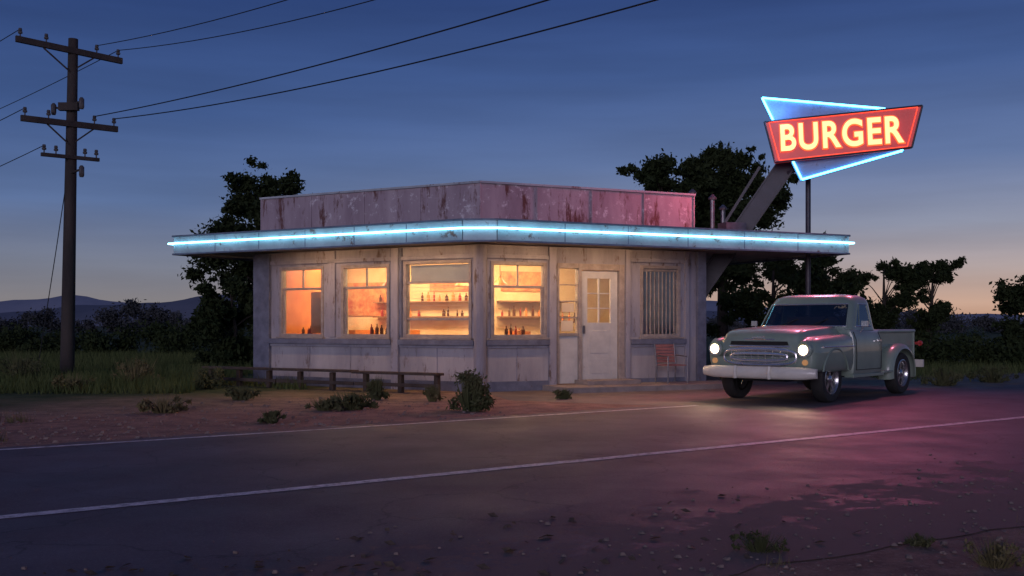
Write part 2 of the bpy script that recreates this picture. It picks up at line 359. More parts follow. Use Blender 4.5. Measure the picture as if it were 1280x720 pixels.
# parapet
pa=MB()
pL=C0+UL*5.75-NL*.04; pR=C0+UR*5.08-NR*.04; pC=C0+Vector((0,.05,0)); pBL=pL-NL*4.8; pBR=pR-NR*4.7
ring=[pL,pC,pR,pBR,pBL]
inner=[pL+Vector((.25,.12,0)),pC+Vector((0,.2,0)),pR+Vector((-.25,.12,0)),pBR+Vector((-.1,-.2,0)),pBL+Vector((.1,-.2,0))]
for i in range(5):
    j=(i+1)%5
    p=[ring[i],ring[j],inner[j],inner[i]]
    pa.hexa([(q.x,q.y,3.222) for q in p]+[(q.x,q.y,4.15) for q in p],0)
    a,b_=ring[i],ring[j]; u=(b_-a).normalized(); n=Vector((u.y,-u.x,0)); L_=(b_-a).length
    q=[a-u*.03+n*.035,b_+u*.03+n*.035,b_-n*.2,a-n*.2]
    pa.hexa([(r.x,r.y,4.152) for r in q]+[(r.x,r.y,4.195) for r in q],1)
    k=int(L_/1.15)
    for m in range(0,k+1):
        c=a+u*(L_*m/k); q=[c-u*.016,c+u*.016,c+u*.016+n*.014,c-u*.016+n*.014]; q=[x+n*.003 for x in q]
        pa.hexa([(r.x,r.y,3.222) for r in q]+[(r.x,r.y,4.15) for r in q],0)
pa.prism([(q.x,q.y) for q in inner],3.9,3.92,2)
pa.build('roof_parapet',[M['parapet'],M['fascia'],M['roof']],diner)
rv=MB()
for (x,y,h) in ((4.55,23.6,.95),(4.85,23.9,.75),(4.2,24.2,1.15)):
    rv.tube([(x,y,3.22),(x,y,3.22+h)],.05,10,0); rv.lathe((x,y,3.22+h),[(.09,0),(.1,.04),(.02,.12)],10,0)
rv.box((4.95,23.4,3.42),(.5,.4,.4),0,.3); rv.box((2.0,24.5,4.2),(.9,.7,.5),0,.3)
rv.build('roof_vents',[M['galv']],diner)
# interior
it=MB()
ip=[C0+UL*5.8-NL*.2,C0-Vector((0,-.22,0)),C0+UR*5.25-NR*.2,BR+Vector((-.1,-.2,0)),BL+Vector((.1,-.2,0))]
it.prism([(q.x,q.y) for q in ip],.05,.14,1); it.prism([(q.x,q.y) for q in ip],2.86,2.9,2)
LW.box(it,1.32,5.9,.14,2.86,-2.7,-2.6,0); RW.box(it,1.32,5.3,.14,2.86,-2.7,-2.6,0)
LW.box(it,1.2,4.6,.14,1.05,-1.95,-1.5,3); LW.box(it,1.15,4.7,1.05,1.11,-2.0,-1.42,4)
for z in (1.5,1.85): LW.box(it,1.6,4.4,z,z+.03,-2.6,-2.38,4); RW.box(it,1.5,3.2,z,z+.03,-2.6,-2.38,4)
LW.box(it,3.9,5.3,1.55,2.35,-2.595,-2.57,5); LW.box(it,1.7,2.9,2.1,2.6,-2.595,-2.57,5); RW.box(it,1.6,2.6,2.1,2.55,-2.595,-2.57,5)
for t in (2.3,3.4,4.5,5.4): LW.box(it,t-.09,t+.09,.14,1.22,-1.15,-.3,3)
RW.box(it,1.1,1.25,.14,1.2,-1.2,-.3,3); RW.box(it,3.9,4.0,.14,2.0,-1.4,-.5,4)
LW.box(it,5.25,5.6,.14,2.86,-2.2,-.22,3)
for (W,ts_,d0,z0) in ((LW,np.arange(1.7,4.3,.13),-2.48,1.53),(LW,np.arange(1.7,4.3,.17),-2.48,1.88),(RW,np.arange(1.6,3.1,.15),-2.48,1.53),(LW,[2.3,2.38,2.5,2.62,2.74,2.8,4.4,4.5,4.62],-.16,1.135),(RW,[.62,.75,.83,.92,1.0],-.16,1.135),(RW,[2.45,2.6,2.75],-1.2,1.4)):
    for t in ts_:
        if W is LW and d0<-2 and random.random()<.35: continue
        h=random.uniform(.12,.24); r=random.uniform(.022,.042); q=W.p(t+random.uniform(-.03,.03),d0,z0)
        it.lathe(q,[(r,0),(r,h*.6),(r*.4,h*.75),(r*.4,h)],8,random.choice([6,6,7,3]))
RW.box(it,2.35,2.85,1.37,1.40,-1.3,-1.1,4)
LW.box(it,.27,1.75,2.22,2.56,-.15,-.14,8)
for i in range(9): LW.box(it,.27,1.75,1.50+i*.075,1.508+i*.075,-.16,-.13,8)
LW.box(it,3.99,4.4,1.15,2.05,-.13,-.125,3)
RW.box(it,1.82,2.1,1.2,1.42,-.05,-.046,8); RW.box(it,1.84,2.12,1.6,1.78,-.05,-.046,8)
for i in range(22):
    t=3.72+i*.043; RW.box(it,t,t+.036,1.1,2.56,-.22-.02*(i%2),-.2-.02*(i%2),9)
# pendant shades and napkin boxes
for W,t in ((LW,2.9),(LW,4.4),(LW,1.0),(RW,.85)):
    q=W.p(t,-.95,2.15); it.lathe(q,[(.17,0),(.13,.06),(.04,.16),(.03,.2)],14,3); it.tube([(q[0],q[1],2.34),(q[0],q[1],2.86)],.006,5,6)
it.build('interior_fittings',[M['cream'],M['intfloor'],M['ceil'],M['orange'],M['woodmid'],M['menu'],M['brown'],M['red'],M['blind'],M['trim']],diner)
li=MB()
LW.box(li,1.6,3.2,2.79,2.84,-1.5,-1.25,0); LW.box(li,3.7,5.0,2.79,2.84,-1.5,-1.25,0); RW.box(li,1.0,2.6,2.79,2.84,-1.6,-1.35,0)
LW.box(li,.2,1.2,2.79,2.84,-.9,-.7,0)
li.build('interior_ceiling_lights',[M['warm']],diner)
# added warm strips, hidden behind the fascia to light wall and ground
cl=MB()
for W,t0,t1 in ((LW,.3,2.2),(LW,3.2,4.4),(RW,.3,1.6),(RW,2.1,3.5)):
    W.box(cl,t0,t1,2.918,2.94,.98,1.04,0); W.box(cl,t0-.03,t1+.03,2.941,2.9545,.95,1.07,1)
cl.build('added_soffit_strips',[M['soffit_fill'],M['galv']],diner)
sl=MB(); sl.prism([tuple(RW.p(t,d_,0)[:2]) for t,d_ in ((1.35,.02),(1.35,1.15),(5.7,1.15),(5.7,.02))],.0,.11,0); 
sl.prism([tuple(RW.p(t,d_,0)[:2]) for t,d_ in ((2.1,.01),(2.1,.6),(3.35,.6),(3.35,.01))],.112,.2,0)
sl.build('entrance_walkway',[M['concrete']],None,bevel=.015)

# low rail bench along the wall
rl=MB()
t0,t1,d_=.35,6.5,.95
for s in range(3):
    a=t0+(t1-t0)*s/3; b_=t0+(t1-t0)*(s+1)/3-.03
    z=.37+random.uniform(-.01,.01); LW.box(rl,a,b_,z,z+.05,d_-.02,d_+.12,0); LW.box(rl,a,b_,z-.008,z+.045,d_-.18,d_-.04,0)
    LW.box(rl,a,b_,.12,.19,d_-.02,d_+.02,0)
for i in range(8):
    t=t0+.1+(t1-t0-.2)*i/7; LW.box(rl,t-.045,t+.045,0,.36,d_-.14,d_-.03,0)
rl.build('low_wooden_bench_rail',[M['wooddark']],None,bevel=.008)

# patio chair by the right window
ch=MB()
q=RW.p(4.15,.5,.11); ang=math.atan2(UR.y,UR.x)
def cpnt(x,y,z):
    return (q[0]+x*math.cos(ang)-y*math.sin(ang),q[1]+x*math.sin(ang)+y*math.cos(ang),q[2]+z)
for sx_ in (-.24,.24):
    ch.tube([cpnt(sx_,.24,0),cpnt(sx_,.2,.36),cpnt(sx_,.27,.82)],.014,8,0); ch.tube([cpnt(sx_,-.24,0),cpnt(sx_,-.24,.56),cpnt(sx_,.2,.58)],.014,8,0)
for i in range(6): 
    y=-.22+i*.08; ch.hexa([cpnt(-.23,y,.37),cpnt(.23,y,.37),cpnt(.23,y+.065,.365),cpnt(-.23,y+.065,.365),cpnt(-.23,y,.39),cpnt(.23,y,.39),cpnt(.23,y+.065,.385),cpnt(-.23,y+.065,.385)],1)
for i in range(6):
    z=.43+i*.065; y=.21+i*.01; ch.hexa([cpnt(-.23,y,z),cpnt(.23,y,z),cpnt(.23,y+.02,z),cpnt(-.23,y+.02,z),cpnt(-.23,y+.01,z+.052),cpnt(.23,y+.01,z+.052),cpnt(.23,y+.03,z+.052),cpnt(-.23,y+.03,z+.052)],1)
ch.build('patio_chair',[M['galv'],pmat('faded_red_paint',(.36,.16,.15),None,4,.5)],None)

# ---------------------------------------------------------------- burger sign
SO=Vector((5.6,23.2,0)); SU=Vector((.98,-.2,0)).normalized(); SN=Vector((-.2,-.98,0)).normalized()
def sp(s,z,d=0): q=SO+SU*s+SN*d; return (q.x,q.y,z)
sign=empty('burger_neon_sign')
boardmat=pmat('red_sign_enamel',(.50,.022,.018),(.30,.014,.012),2,.35,stain=(.12,.02,.015),stain_amt=.62,bump=.05,emis=(.20,.008,.005))  # slight red emission puts the neon's glow into the board face
bluemat=pmat('blue_sign_enamel',(.16,.24,.46),(.10,.16,.34),2,.4,stain=(.06,.07,.12),stain_amt=.6,bump=.05)
def slab(mb,quad,d0,d1,mi):
    n=len(quad); V=[sp(s,z,d0) for s,z in quad]+[sp(s,z,d1) for s,z in quad]
    mb.add(V,[tuple(range(n)),tuple(range(2*n-1,n-1,-1))]+[(i,n+i,n+(i+1)%n,(i+1)%n) for i in range(n)],mi)
Q=[(.02,5.81),(3.31,6.03),(3.10,5.14),(.246,4.91)]
T=[(-.065,6.40),(2.62,6.05),(2.98,5.09),(.80,4.50)]
mb=MB(); slab(mb,T,-.02,.05,0); mb.build('blue_arrow_panel',[bluemat],sign)
mb=MB(); slab(mb,Q,.055,.26,0)
def edge(mb,P_,d,r,mi,closed=True):
    pts=[sp(s,z,d) for s,z in P_]
    for i in range(len(pts) if closed else len(pts)-1): mb.tube([pts[i],pts[(i+1)%len(pts)]],r,8,mi)
edge(mb,Q,.262,.022,1); mb.build('red_sign_box',[boardmat,M['steel']],sign)
def inset(P_,k):
    cx=sum(p[0] for p in P_)/4; cz=sum(p[1] for p in P_)/4
    out=[]
    for s,z in P_: v=Vector((cx-s,cz-z)); v.normalize(); out.append((s+v.x*k,z+v.y*k))
    return out
mb=MB(); edge(mb,inset(T,.05),.09,.024,0); mb.build('blue_neon_outline',[emat('blue_neon_sign',(.10,.62,1.0),8)],sign,smooth=60)
mb=MB(); edge(mb,inset(Q,.10),.275,.008,0); mb.build('red_neon_outline',[emat('red_neon',(1,.07,.03),2)],sign,smooth=60)
def lettering(nm,off,dep,mat,ex):
    fc=bpy.data.curves.new(nm,'FONT'); fc.body='BURGER'; fc.size=1; fc.extrude=ex; fc.offset=0; fc.space_character=1.12
    fo=bpy.data.objects.new(nm,fc); scene.collection.objects.link(fo)
    bpy.context.view_layer.update()
    bb=[Vector(c) for c in fo.bound_box]; x0=min(c.x for c in bb);x1=max(c.x for c in bb);y0=min(c.y for c in bb);y1=max(c.y for c in bb)
    fc.offset=off
    sxk=2.52/(x1-x0); syk=.56/(y1-y0)
    tilt=math.atan2(.11,2.58); org=Vector(sp(.39,5.15,dep))
    ux=(SU*math.cos(tilt)+Vector((0,0,1))*math.sin(tilt)); uy=Vector((0,0,1))*math.cos(tilt)-SU*math.sin(tilt); uz=ux.cross(uy)
    R=Matrix(((ux.x*sxk,uy.x*syk,uz.x,0),(ux.y*sxk,uy.y*syk,uz.y,0),(ux.z*sxk,uy.z*syk,uz.z,0),(0,0,0,1)))
    fo.matrix_world=Matrix.Translation(org)@R@Matrix.Translation((-x0,-y0,0))
    fc.materials.append(mat); fo.parent=sign
lettering('lettering_glow_halo',.052,.285,emat('letter_halo_glow',(1.0,.14,.03),1.3),.012)  # wider glowing copy of the letters, standing in for the neon's halo
lettering('lettering',.020,.32,emat('letter_neon',(1.0,.66,.28),1.5),.018)
mb=MB()
def beam(mb,a,b_,wd,th,mi):
    a=Vector(a);b_=Vector(b_);t=(b_-a).normalized(); y=Vector((.2,.98,0)).normalized(); x=t.cross(y).normalized()
    p=[]
    for e_ in (a,b_): p+= [e_-x*wd/2-y*th/2,e_+x*wd/2-y*th/2,e_+x*wd/2+y*th/2,e_-x*wd/2+y*th/2]
    mb.hexa(p,mi)
A=Vector((3.72,24.0,1.25)); B=Vector((6.35,23.55,5.15))
beam(mb,A,B,.34,.30,0)
for s in (-.19,.19):
    t=(B-A).normalized(); x=t.cross(Vector((.2,.98,0)).normalized()).normalized()
    beam(mb,A+x*s,B+x*s,.035,.36,0)
beam(mb,(4.6,23.7,3.25),(5.6,23.5,4.9),.06,.08,0)
mb.tube([(6.72,23.6,0),(6.72,23.6,4.9)],.06,12,0)
mb.tube([(6.2,23.45,4.75),(8.1,23.1,5.5)],.05,8,0)
mb.box((6.72,23.6,.03),(.4,.4,.06),0)
mb.build('support_brace_and_post',[M['steel']],sign)
def plight(name,loc,col,e,r=.05,dirn=None,cone=165):
    l=bpy.data.lights.new(name,'SPOT' if dirn else 'POINT'); l.energy=e; l.color=col; l.shadow_soft_size=r
    o=bpy.data.objects.new(name,l); scene.collection.objects.link(o); o.location=loc
    if dirn: l.spot_size=math.radians(cone); l.spot_blend=1.0; o.rotation_euler=Vector(dirn).to_track_quat('-Z','Y').to_euler()
    return o
for nm,s_,dd in (('red_tube_light',.7,(-.75,-.85,-.22)),('red_tube_light_b',2.7,(-.35,-.9,-.35))):
    o=plight(nm,sp(s_,5.0,.55),(1,.19,.31),560 if s_<1 else 430,.35,dd); o.parent=sign
o=plight('red_tube_light_c',sp(.2,5.2,.5),(1,.10,.10),210,.2,(-.9,-.2,-.3),130); o.parent=sign
o=plight('blue_tube_light',sp(.3,6.1,.5),(.15,.5,1),22,.2); o.parent=sign

# ---------------------------------------------------------------- pickup truck
def catm(P_,n,closed=False):
    P_=np.array(P_,float); out=[]
    for i in range(len(P_)-1):
        p0=P_[max(i-1,0)];p1=P_[i];p2=P_[i+1];p3=P_[min(i+2,len(P_)-1)]
        for k in range(n):
            t=k/n; out.append(.5*((2*p1)+(-p0+p2)*t+(2*p0-5*p1+4*p2-p3)*t*t+(-p0+3*p1-3*p2+p3)*t**3))
    out.append(P_[-1]); return np.array(out)
def loft(rings,caps=True):
    n=len(rings[0]);V=[tuple(p) for r in rings for p in r];F=[]
    for i in range(len(rings)-1):
        for k in range(n): F.append((i*n+k,i*n+(k+1)%n,(i+1)*n+(k+1)%n,(i+1)*n+k))
    if caps: F.append(tuple(range(n-1,-1,-1))); F.append(tuple((len(rings)-1)*n+k for k in range(n)))
    return V,F
truck=empty('vintage_pickup_truck',(5.80,19.6,0),math.radians(-132),1.07)
paint=pmat('sage_green_paint',(.25,.32,.26),(.185,.25,.205),1.5,.35,metal=.0,bump=.0,stain=(.20,.20,.16),stain_amt=.63,coat=.5)
chrome=pmat('chrome',(.85,.85,.85),(.75,.75,.75),5,.22,metal=.85,bump=0)
white=pmat('cream_bumper_paint',(.72,.70,.62),(.60,.58,.51),3,.35,bump=0,coat=.3)
rubber=pmat('tyre_rubber',(.02,.02,.02),None,6,.8)
black=pmat('black_void',(.012,.012,.012),None,6,.7,bump=0)
rimm=pmat('wheel_alloy',(.55,.55,.55),(.4,.4,.4),5,.25,metal=.9,bump=0)
carglass=glassmat('truck_glass',(.42,.46,.46),.20)
lens=emat('headlamp_lens',(1,.76,.46),9.0)
amber=emat('parking_lamp',(1,.5,.2),.25)
tail=pmat('tail_lamp_red',(.4,.02,.02),None,5,.3,bump=0)
def boolcut(ob,cyls):
    cut=MB()
    for (x,y,z,r,hw) in cyls: cut.tube([(x,y-hw,z),(x,y+hw,z)],r,40,0)
    c=cut.build('cutter',[black]); 
    m=ob.modifiers.new('b','BOOLEAN'); m.object=c; m.operation='DIFFERENCE'; m.solver='EXACT'
    par=ob.parent; ob.parent=None
    dg=bpy.context.evaluated_depsgraph_get(); me=bpy.data.meshes.new_from_object(ob.evaluated_get(dg))
    ob.modifiers.clear(); ob.data=me; bpy.data.objects.remove(c); ob.parent=par
    me.polygons.foreach_set('use_smooth',[True]*len(me.polygons)); me.set_sharp_from_angle(angle=math.radians(38))
def prof(w_,b_,zf,zh):
    h=[(0,b_),(.5*w_,b_),(.90*w_,b_+.01),(.985*w_,b_+.10),(w_,b_+.28),(.995*w_,zf-.2),(.965*w_,zf-.07),(.87*w_,zf),(.78*w_,zf-.01),(.72*w_,zf+.2*(zh-zf)),(.66*w_,zf+.8*(zh-zf)),(.48*w_,zh-.008),(0,zh)]
    c=catm(h,4); full=[tuple(p) for p in c]+[(-p[0],p[1]) for p in c[-2:0:-1]]; return full
st=[(2.17,.86,.56,.93,1.01),(2.15,.91,.54,.97,1.07),(2.08,.95,.52,1.01,1.13),(1.9,.97,.50,1.045,1.185),(1.45,.975,.48,1.065,1.215),(1.0,.965,.48,1.085,1.235),(.72,.935,.48,1.11,1.24)]
xs=catm(st,4); rings=[[(s[0],y,z) for y,z in prof(*s[1:])] for s in xs]
V,F=loft(rings); mb=MB(); mb.add(V,F); fr_=mb.build('hood_and_front_fenders',[paint],truck)
boolcut(fr_,[(1.45,.95,.40,.46,.36),(1.45,-.95,.40,.46,.36)])
mb=MB()
for s in (1,-1):
    pts=[(1.45+.468*math.cos(a),s*.968,.40+.468*math.sin(a)) for a in np.linspace(math.radians(14),math.radians(166),22)]
    mb.tube(pts,.018,6,0)
mb.build('wheel_arch_lips',[paint],truck,smooth=60)
def prof2(w_,b_,zt):
    h=[(0,b_),(.6*w_,b_),(.93*w_,b_+.01),(.99*w_,b_+.1),(w_,b_+.35),(.985*w_,zt-.2),(.94*w_,zt-.05),(.86*w_,zt),(.5*w_,zt),(0,zt)]
    c=catm(h,3); return [tuple(p) for p in c]+[(-p[0],p[1]) for p in c[-2:0:-1]]
rings=[[(x,y,z) for y,z in prof2(w_,.40,zt)] for x,w_,zt in ((.725,.90,1.165),(.70,.94,1.18),(.1,.945,1.17),(-.44,.935,1.165),(-.50,.88,1.15))]
V,F=loft(rings); mb=MB(); mb.add(V,F)
mb.build('cab_body',[paint],truck,smooth=40)
def rrect(xf,xb,hw,r,z):
    pts=[]; tag=[]
    def arc(cx,cy,a0,tagn):
        for k in range(5): a=math.radians(a0+k*22.5); pts.append((cx+r*math.cos(a),cy+r*math.sin(a),z)); tag.append(tagn+str(k))
    arc(xf-r,-(hw-r),-90,'fr'); 
    arc(xf-r,hw-r,0,'fl')
    pts.append((xf-r-.07,hw,z)); tag.append('s0'); pts.append((xb+r+.05,hw,z)); tag.append('s1')
    arc(xb+r,hw-r,90,'bl'); arc(xb+r,-(hw-r),180,'br')
    pts.append((xb+r+.05,-hw,z)); tag.append('s2'); pts.append((xf-r-.07,-hw,z)); tag.append('s3')
    return pts,tag
G=[(1.16,.74,-.45,.86,.20),(1.225,.71,-.44,.84,.20),(1.60,.44,-.41,.765,.19),(1.645,.40,-.405,.75,.19),(1.71,.37,-.395,.71,.20),(1.755,.29,-.35,.61,.22),(1.775,.14,-.24,.44,.2)]
rings=[];
for z,xf,xb,hw,r in G: p_,tag=rrect(xf,xb,hw,r,z); rings.append(p_)
n=len(rings[0]); V=[p for r in rings for p in r]
mb=MB(); FB=[];FG=[]
for i in range(len(rings)-1):
    for k in range(n):
        q=(i*n+k,i*n+(k+1)%n,(i+1)*n+(k+1)%n,(i+1)*n+k); a,b_=tag[k],tag[(k+1)%n]
        g_= i==1 and ((a in('fr2','fr3','fr4') or (a in('fl0','fl1'))) or (a=='s0' and b_=='s1') or (a=='s2' and b_=='s3') or a=='bl3' or a=='bl4' or a=='br0')
        (FG if g_ else FB).append(q)
FB.append(tuple((len(rings)-1)*n+k for k in range(n)))
mb.add(V,FB,0); o_=len(mb.v)-len(V); mb.f+=[tuple(i+o_ for i in q) for q in FG]; mb.m+=[1]*len(FG)
mb.build('cab_roof_and_glass',[paint,carglass],truck,smooth=50)
mb=MB()
def pt(i,name): return rings[i][tag.index(name)]
for nm in ('fr2','fl2','s0','s1','s2','s3'):
    mb.tube([pt(1,nm),pt(2,nm)],.013,6,0)
mb.tube([pt(1,'fr2'),pt(1,'fr3'),pt(1,'fr4'),pt(1,'fl0'),pt(1,'fl1'),pt(1,'fl2')],.014,6,1); mb.tube([pt(2,'fr2'),pt(2,'fr3'),pt(2,'fr4'),pt(2,'fl0'),pt(2,'fl1'),pt(2,'fl2')],.012,6,1)
for a,c in (('s0','s1'),('s2','s3')): mb.tube([pt(1,a),pt(1,c)],.012,6,1); mb.tube([pt(2,a),pt(2,c)],.010,6,1)
m0=Vector(pt(1,'s0')).lerp(Vector(pt(1,'s1')),.25); m1=Vector(pt(2,'s0')).lerp(Vector(pt(2,'s1')),.12); mb.tube([m0,m1],.009,6,0)
mb.tube([(.76,.2,1.235),(.62,.45,1.35)],.008,5,2); mb.tube([(.76,-.35,1.235),(.62,-.1,1.35)],.008,5,2)
for s in (1,-1):
    mb.tube([(.45,.93*s,1.12),(.47,1.0*s,1.22)],.01,6,1); mb.box((.47,1.02*s,1.27),(.03,.11,.09),1)
mb.build('window_trim_and_mirrors',[paint,chrome,black],truck,smooth=40)
mb=MB(); mb.box((-.22,0,1.12),(.16,1.4,.55),0); mb.box((.0,0,1.0),(.5,1.4,.3),0)
pts=[(.36+.05*math.cos(a)*.5,.38+.19*math.cos(a),1.22+.19*math.sin(a)) for a in np.linspace(0,2*math.pi,17)]
mb.tube(pts,.013,6,1); mb.build('bench_seat_and_steering_wheel',[pmat('brown_vinyl',(.10,.06,.04),None,5,.5),black],truck)
mb=MB()
x0,x1=-2.50,-.56; hb=.70
mb.box(((x0+x1)/2,0,.62),(x1-x0,2*hb,.05),0)
for s in (1,-1):
    mb.box(((x0+x1)/2,s*(hb-.02),.87),(x1-x0,.045,.50),0); mb.tube([(x0,s*hb,1.13),(x1,s*hb,1.13)],.035,10,0)
    for xx in (x0+.05,x1-.05): mb.box((xx,s*(hb+.012),.87),(.05,.03,.5),0)
    mb.box(((x0+x1)/2,s*(hb+.006),.86),(x1-x0-.1,.012,.03),0)
mb.box((x1-.02,0,.87),(.04,2*hb-.1,.52),0); mb.box((x0+.02,0,.87),(.04,2*hb-.1,.52),0)
mb.tube([(x0,-hb,1.13),(x0,hb,1.13)],.03,8,0)
for s in (1,-1): mb.box((-.72,s*.82,.43),(.42,.24,.04),0); mb.box((.1,s*.86,.40),(1.25,.16,.05),0)
mb.build('cargo_bed',[paint],truck,bevel=.008)
for s in (1,-1):
    rings=[]
    for a in np.linspace(math.radians(-14),math.radians(194),22):
        ro=.50; ring=[]
        for (dy,dr_) in ((0.0,.0),(.10,.015),(.18,.005),(.225,-.03),(.245,-.08),(.225,-.08),(.19,-.04),(.1,-.03),(0,-.03)):
            r=ro+dr_; ring.append((-1.45+1.2*r*math.cos(a),s*(hb-.0+dy),.40+r*math.sin(a)*1.0))
        rings.append(ring)
    V,F=loft(rings); mb=MB(); mb.add(V,F); mb.build('rear_fender',[paint],truck,smooth=50)
def wheel(x,s,name):
    mb=MB(); y=s*.80; R_=.375; prof_=[(.235,-.09),(.30,-.11),(.35,-.105),(.372,-.075),(.375,0),(.372,.075),(.35,.105),(.30,.11),(.235,.09)]
    n=36;V=[];F=[]
    for r,d_ in prof_:
        for k in range(n): a=2*math.pi*k/n; V.append((x+r*math.cos(a),y+d_,R_+r*math.sin(a)))
    for i in range(len(prof_)-1):
        for k in range(n): F.append((i*n+k,i*n+(k+1)%n,(i+1)*n+(k+1)%n,(i+1)*n+k))
    mb.add(V,F,0)
    def ringd(pr,mi):
        V=[];F=[]
        for r,d_ in pr:
            for k in range(n): a=2*math.pi*k/n; V.append((x+r*math.cos(a),y+s*d_,R_+r*math.sin(a)))
        for i in range(len(pr)-1):
            for k in range(n): F.append((i*n+k,i*n+(k+1)%n,(i+1)*n+(k+1)%n,(i+1)*n+k))
        mb.add(V,F,mi)
    ringd([(.245,.085),(.25,.10),(.235,.105),(.21,.07),(.205,.0),(.205,-.09)],1)
    ringd([(.205,.015),(.001,.015)],2)
    ringd([(.075,.02),(.07,.07),(.04,.09),(.001,.095)],1)
    for k in range(5):
        a=2*math.pi*k/5+.3; c_,s_=math.cos(a),math.sin(a); px_,pz_=-s_,c_
        p=[]
        for dd in (.03,.065):
            for rr,ww in ((.05,-.035),(.215,-.028),(.215,.028),(.05,.035)):
                p.append((x+rr*c_+ww*px_,y+s*dd,R_+rr*s_+ww*pz_))
        mb.hexa(p,1)
    mb.build(name,[rubber,rimm,black],truck,smooth=35)
for x,s,nm in ((1.45,1,'front_wheel_a'),(1.45,-1,'front_wheel_b'),(-1.45,1,'rear_wheel_a'),(-1.45,-1,'rear_wheel_b')): wheel(x,s,nm)
mb=MB(); mb.box((0,0,.42),(4.1,.8,.16),0); mb.tube([(1.45,-.75,.375),(1.45,.75,.375)],.05,8,0); mb.tube([(-1.45,-.75,.375),(-1.45,.75,.375)],.06,8,0); mb.box((1.45,0,.7),(1.1,1.0,.4),0)
mb.build('chassis',[black],truck)
def ypath(hw,zc,hh,x,n=40,p=3.2):
    out=[]
    for k in range(n+1):
        a=2*math.pi*k/n; c_,s_=math.cos(a),math.sin(a)
        yy=hw*math.copysign(abs(c_)**(2/p),c_); zz=hh*math.copysign(abs(s_)**(2/p),s_)
        out.append((x-.05*(yy/hw)**2,yy,zc+zz))
    return out
mb=MB()
GZ=.735
V=ypath(.63,GZ,.125,2.185)[:-1]; mb.add(V,[tuple(range(len(V)))],0)
mb.tube(ypath(.64,GZ,.13,2.20),.026,8,1,False)
mb.tube(ypath(.50,GZ,.055,2.235),.022,8,1,False)
for z in (-.09,-.045,.0,.045,.09):
    w_=.61 if abs(z)<.07 else .56
    mb.tube([(2.19-.05*(y/.66)**2,y,GZ+z) for y in np.linspace(-w_,w_,13)],.010,6,1)
for y in np.linspace(-.5,.5,9): mb.tube([(2.20-.05*(y/.66)**2,y,GZ-.11),(2.20-.05*(y/.66)**2,y,GZ+.11)],.006,5,1)
for s in (1,-1):
    mb.tube([(2.17,s*.80,.66),(2.20,s*.80,.66)],.045,14,2)
mb.tube([(2.17-.07*(y/.6)**2,y,1.015-.008*(y/.6)**2) for y in np.linspace(-.6,.6,15)],.014,8,1)
mb.add([(2.176,-.52,.925),(2.176,.52,.925),(2.180,.50,.985),(2.180,-.50,.985)],[(0,1,2,3)],0)
mb.tube([(2.20-.05*(y/.56)**2,y,.905) for y in np.linspace(-.56,.56,15)],.018,8,1)
mb.box((2.19,0,1.045),(.03,.22,.03),1)
mb.build('grille_and_hood_trim',[black,chrome,amber],truck,smooth=40)
mb=MB()
for s in (1,-1):
    y=s*.785; z=.855
    mb.tube([(1.95,y,z),(2.195,y,z)],[.145,.128],24,2); mb.tube([(2.10,y,z),(2.222,y,z)],[.13,.108],24,1)
    mb.tube([(2.21,y,z),(2.234,y,z),(2.242,y,z)],[.088,.07,.03],24,0)
    mb.tube([(1.85,y,z+.05),(2.16,y,z+.06),(2.222,y,z+.06)],[.14,.11,.08],16,2)
mb.build('headlamps',[lens,chrome,paint],truck,smooth=40)
rings=[]
for y in np.linspace(-1.0,1.0,25):
    xx=2.36-.16*abs(y)**3; k=1-.25*max(0,abs(y)-.8)/.2
    ring=[(xx-.03,y,.49-.10*k),(xx+.0,y,.49-.095*k),(xx+.035,y,.49-.06*k),(xx+.04,y,.49),(xx+.035,y,.49+.06*k),(xx+.0,y,.49+.095*k),(xx-.03,y,.49+.1*k)]
    rings.append(ring)
V,F=loft(rings); mb=MB(); mb.add(V,F)
for s in (-.4,.4): mb.box((2.24,s,.5),(.2,.06,.08),1)
for y in (-.3,.3): mb.tube([(2.40,y,.40),(2.425,y,.49),(2.40,y,.59)],.03,10,0)
mb.box((-2.58,0,.52),(.06,1.7,.14),0)
mb.box((2.12,0,.50),(.12,1.55,.12),1)
mb.build('bumpers',[white,black],truck,smooth=45)
mb=MB()
for s in (1,-1):
    for x in (.62,-.38): mb.tube([(x,s*.945,.50),(x,s*.950,.75),(x,s*.938,1.0),(x-.0,s*.888,1.13)],.006,5,0)
    mb.tube([(.62,s*.935,.50),(-.38,s*.935,.50)],.006,5,0)
    mb.box((-.28,s*.955,.98),(.14,.03,.025),1)
    mb.tube([(-2.52,s*.80,.9),(-2.56,s*.80,.9)],.05,12,2); mb.box((-2.50,s*.745,.9),(.03,.14,.05),2)
    mb.tube([(x,s*(.975),.90) for x in (1.9,1.45,1.0,.75)],.009,6,1)
mb.build('door_seams_and_handles',[black,chrome,tail],truck)
for s in (1,-1):
    l=bpy.data.lights.new('headlamp_beam','SPOT'); l.energy=55; l.color=(1,.72,.45); l.spot_size=math.radians(90); l.spot_blend=1; l.shadow_soft_size=.05
    o=bpy.data.objects.new('headlamp_beam',l); scene.collection.objects.link(o); o.parent=truck; o.location=(2.27,s*.785,.855); o.rotation_euler=(math.radians(0),math.radians(-70),0)

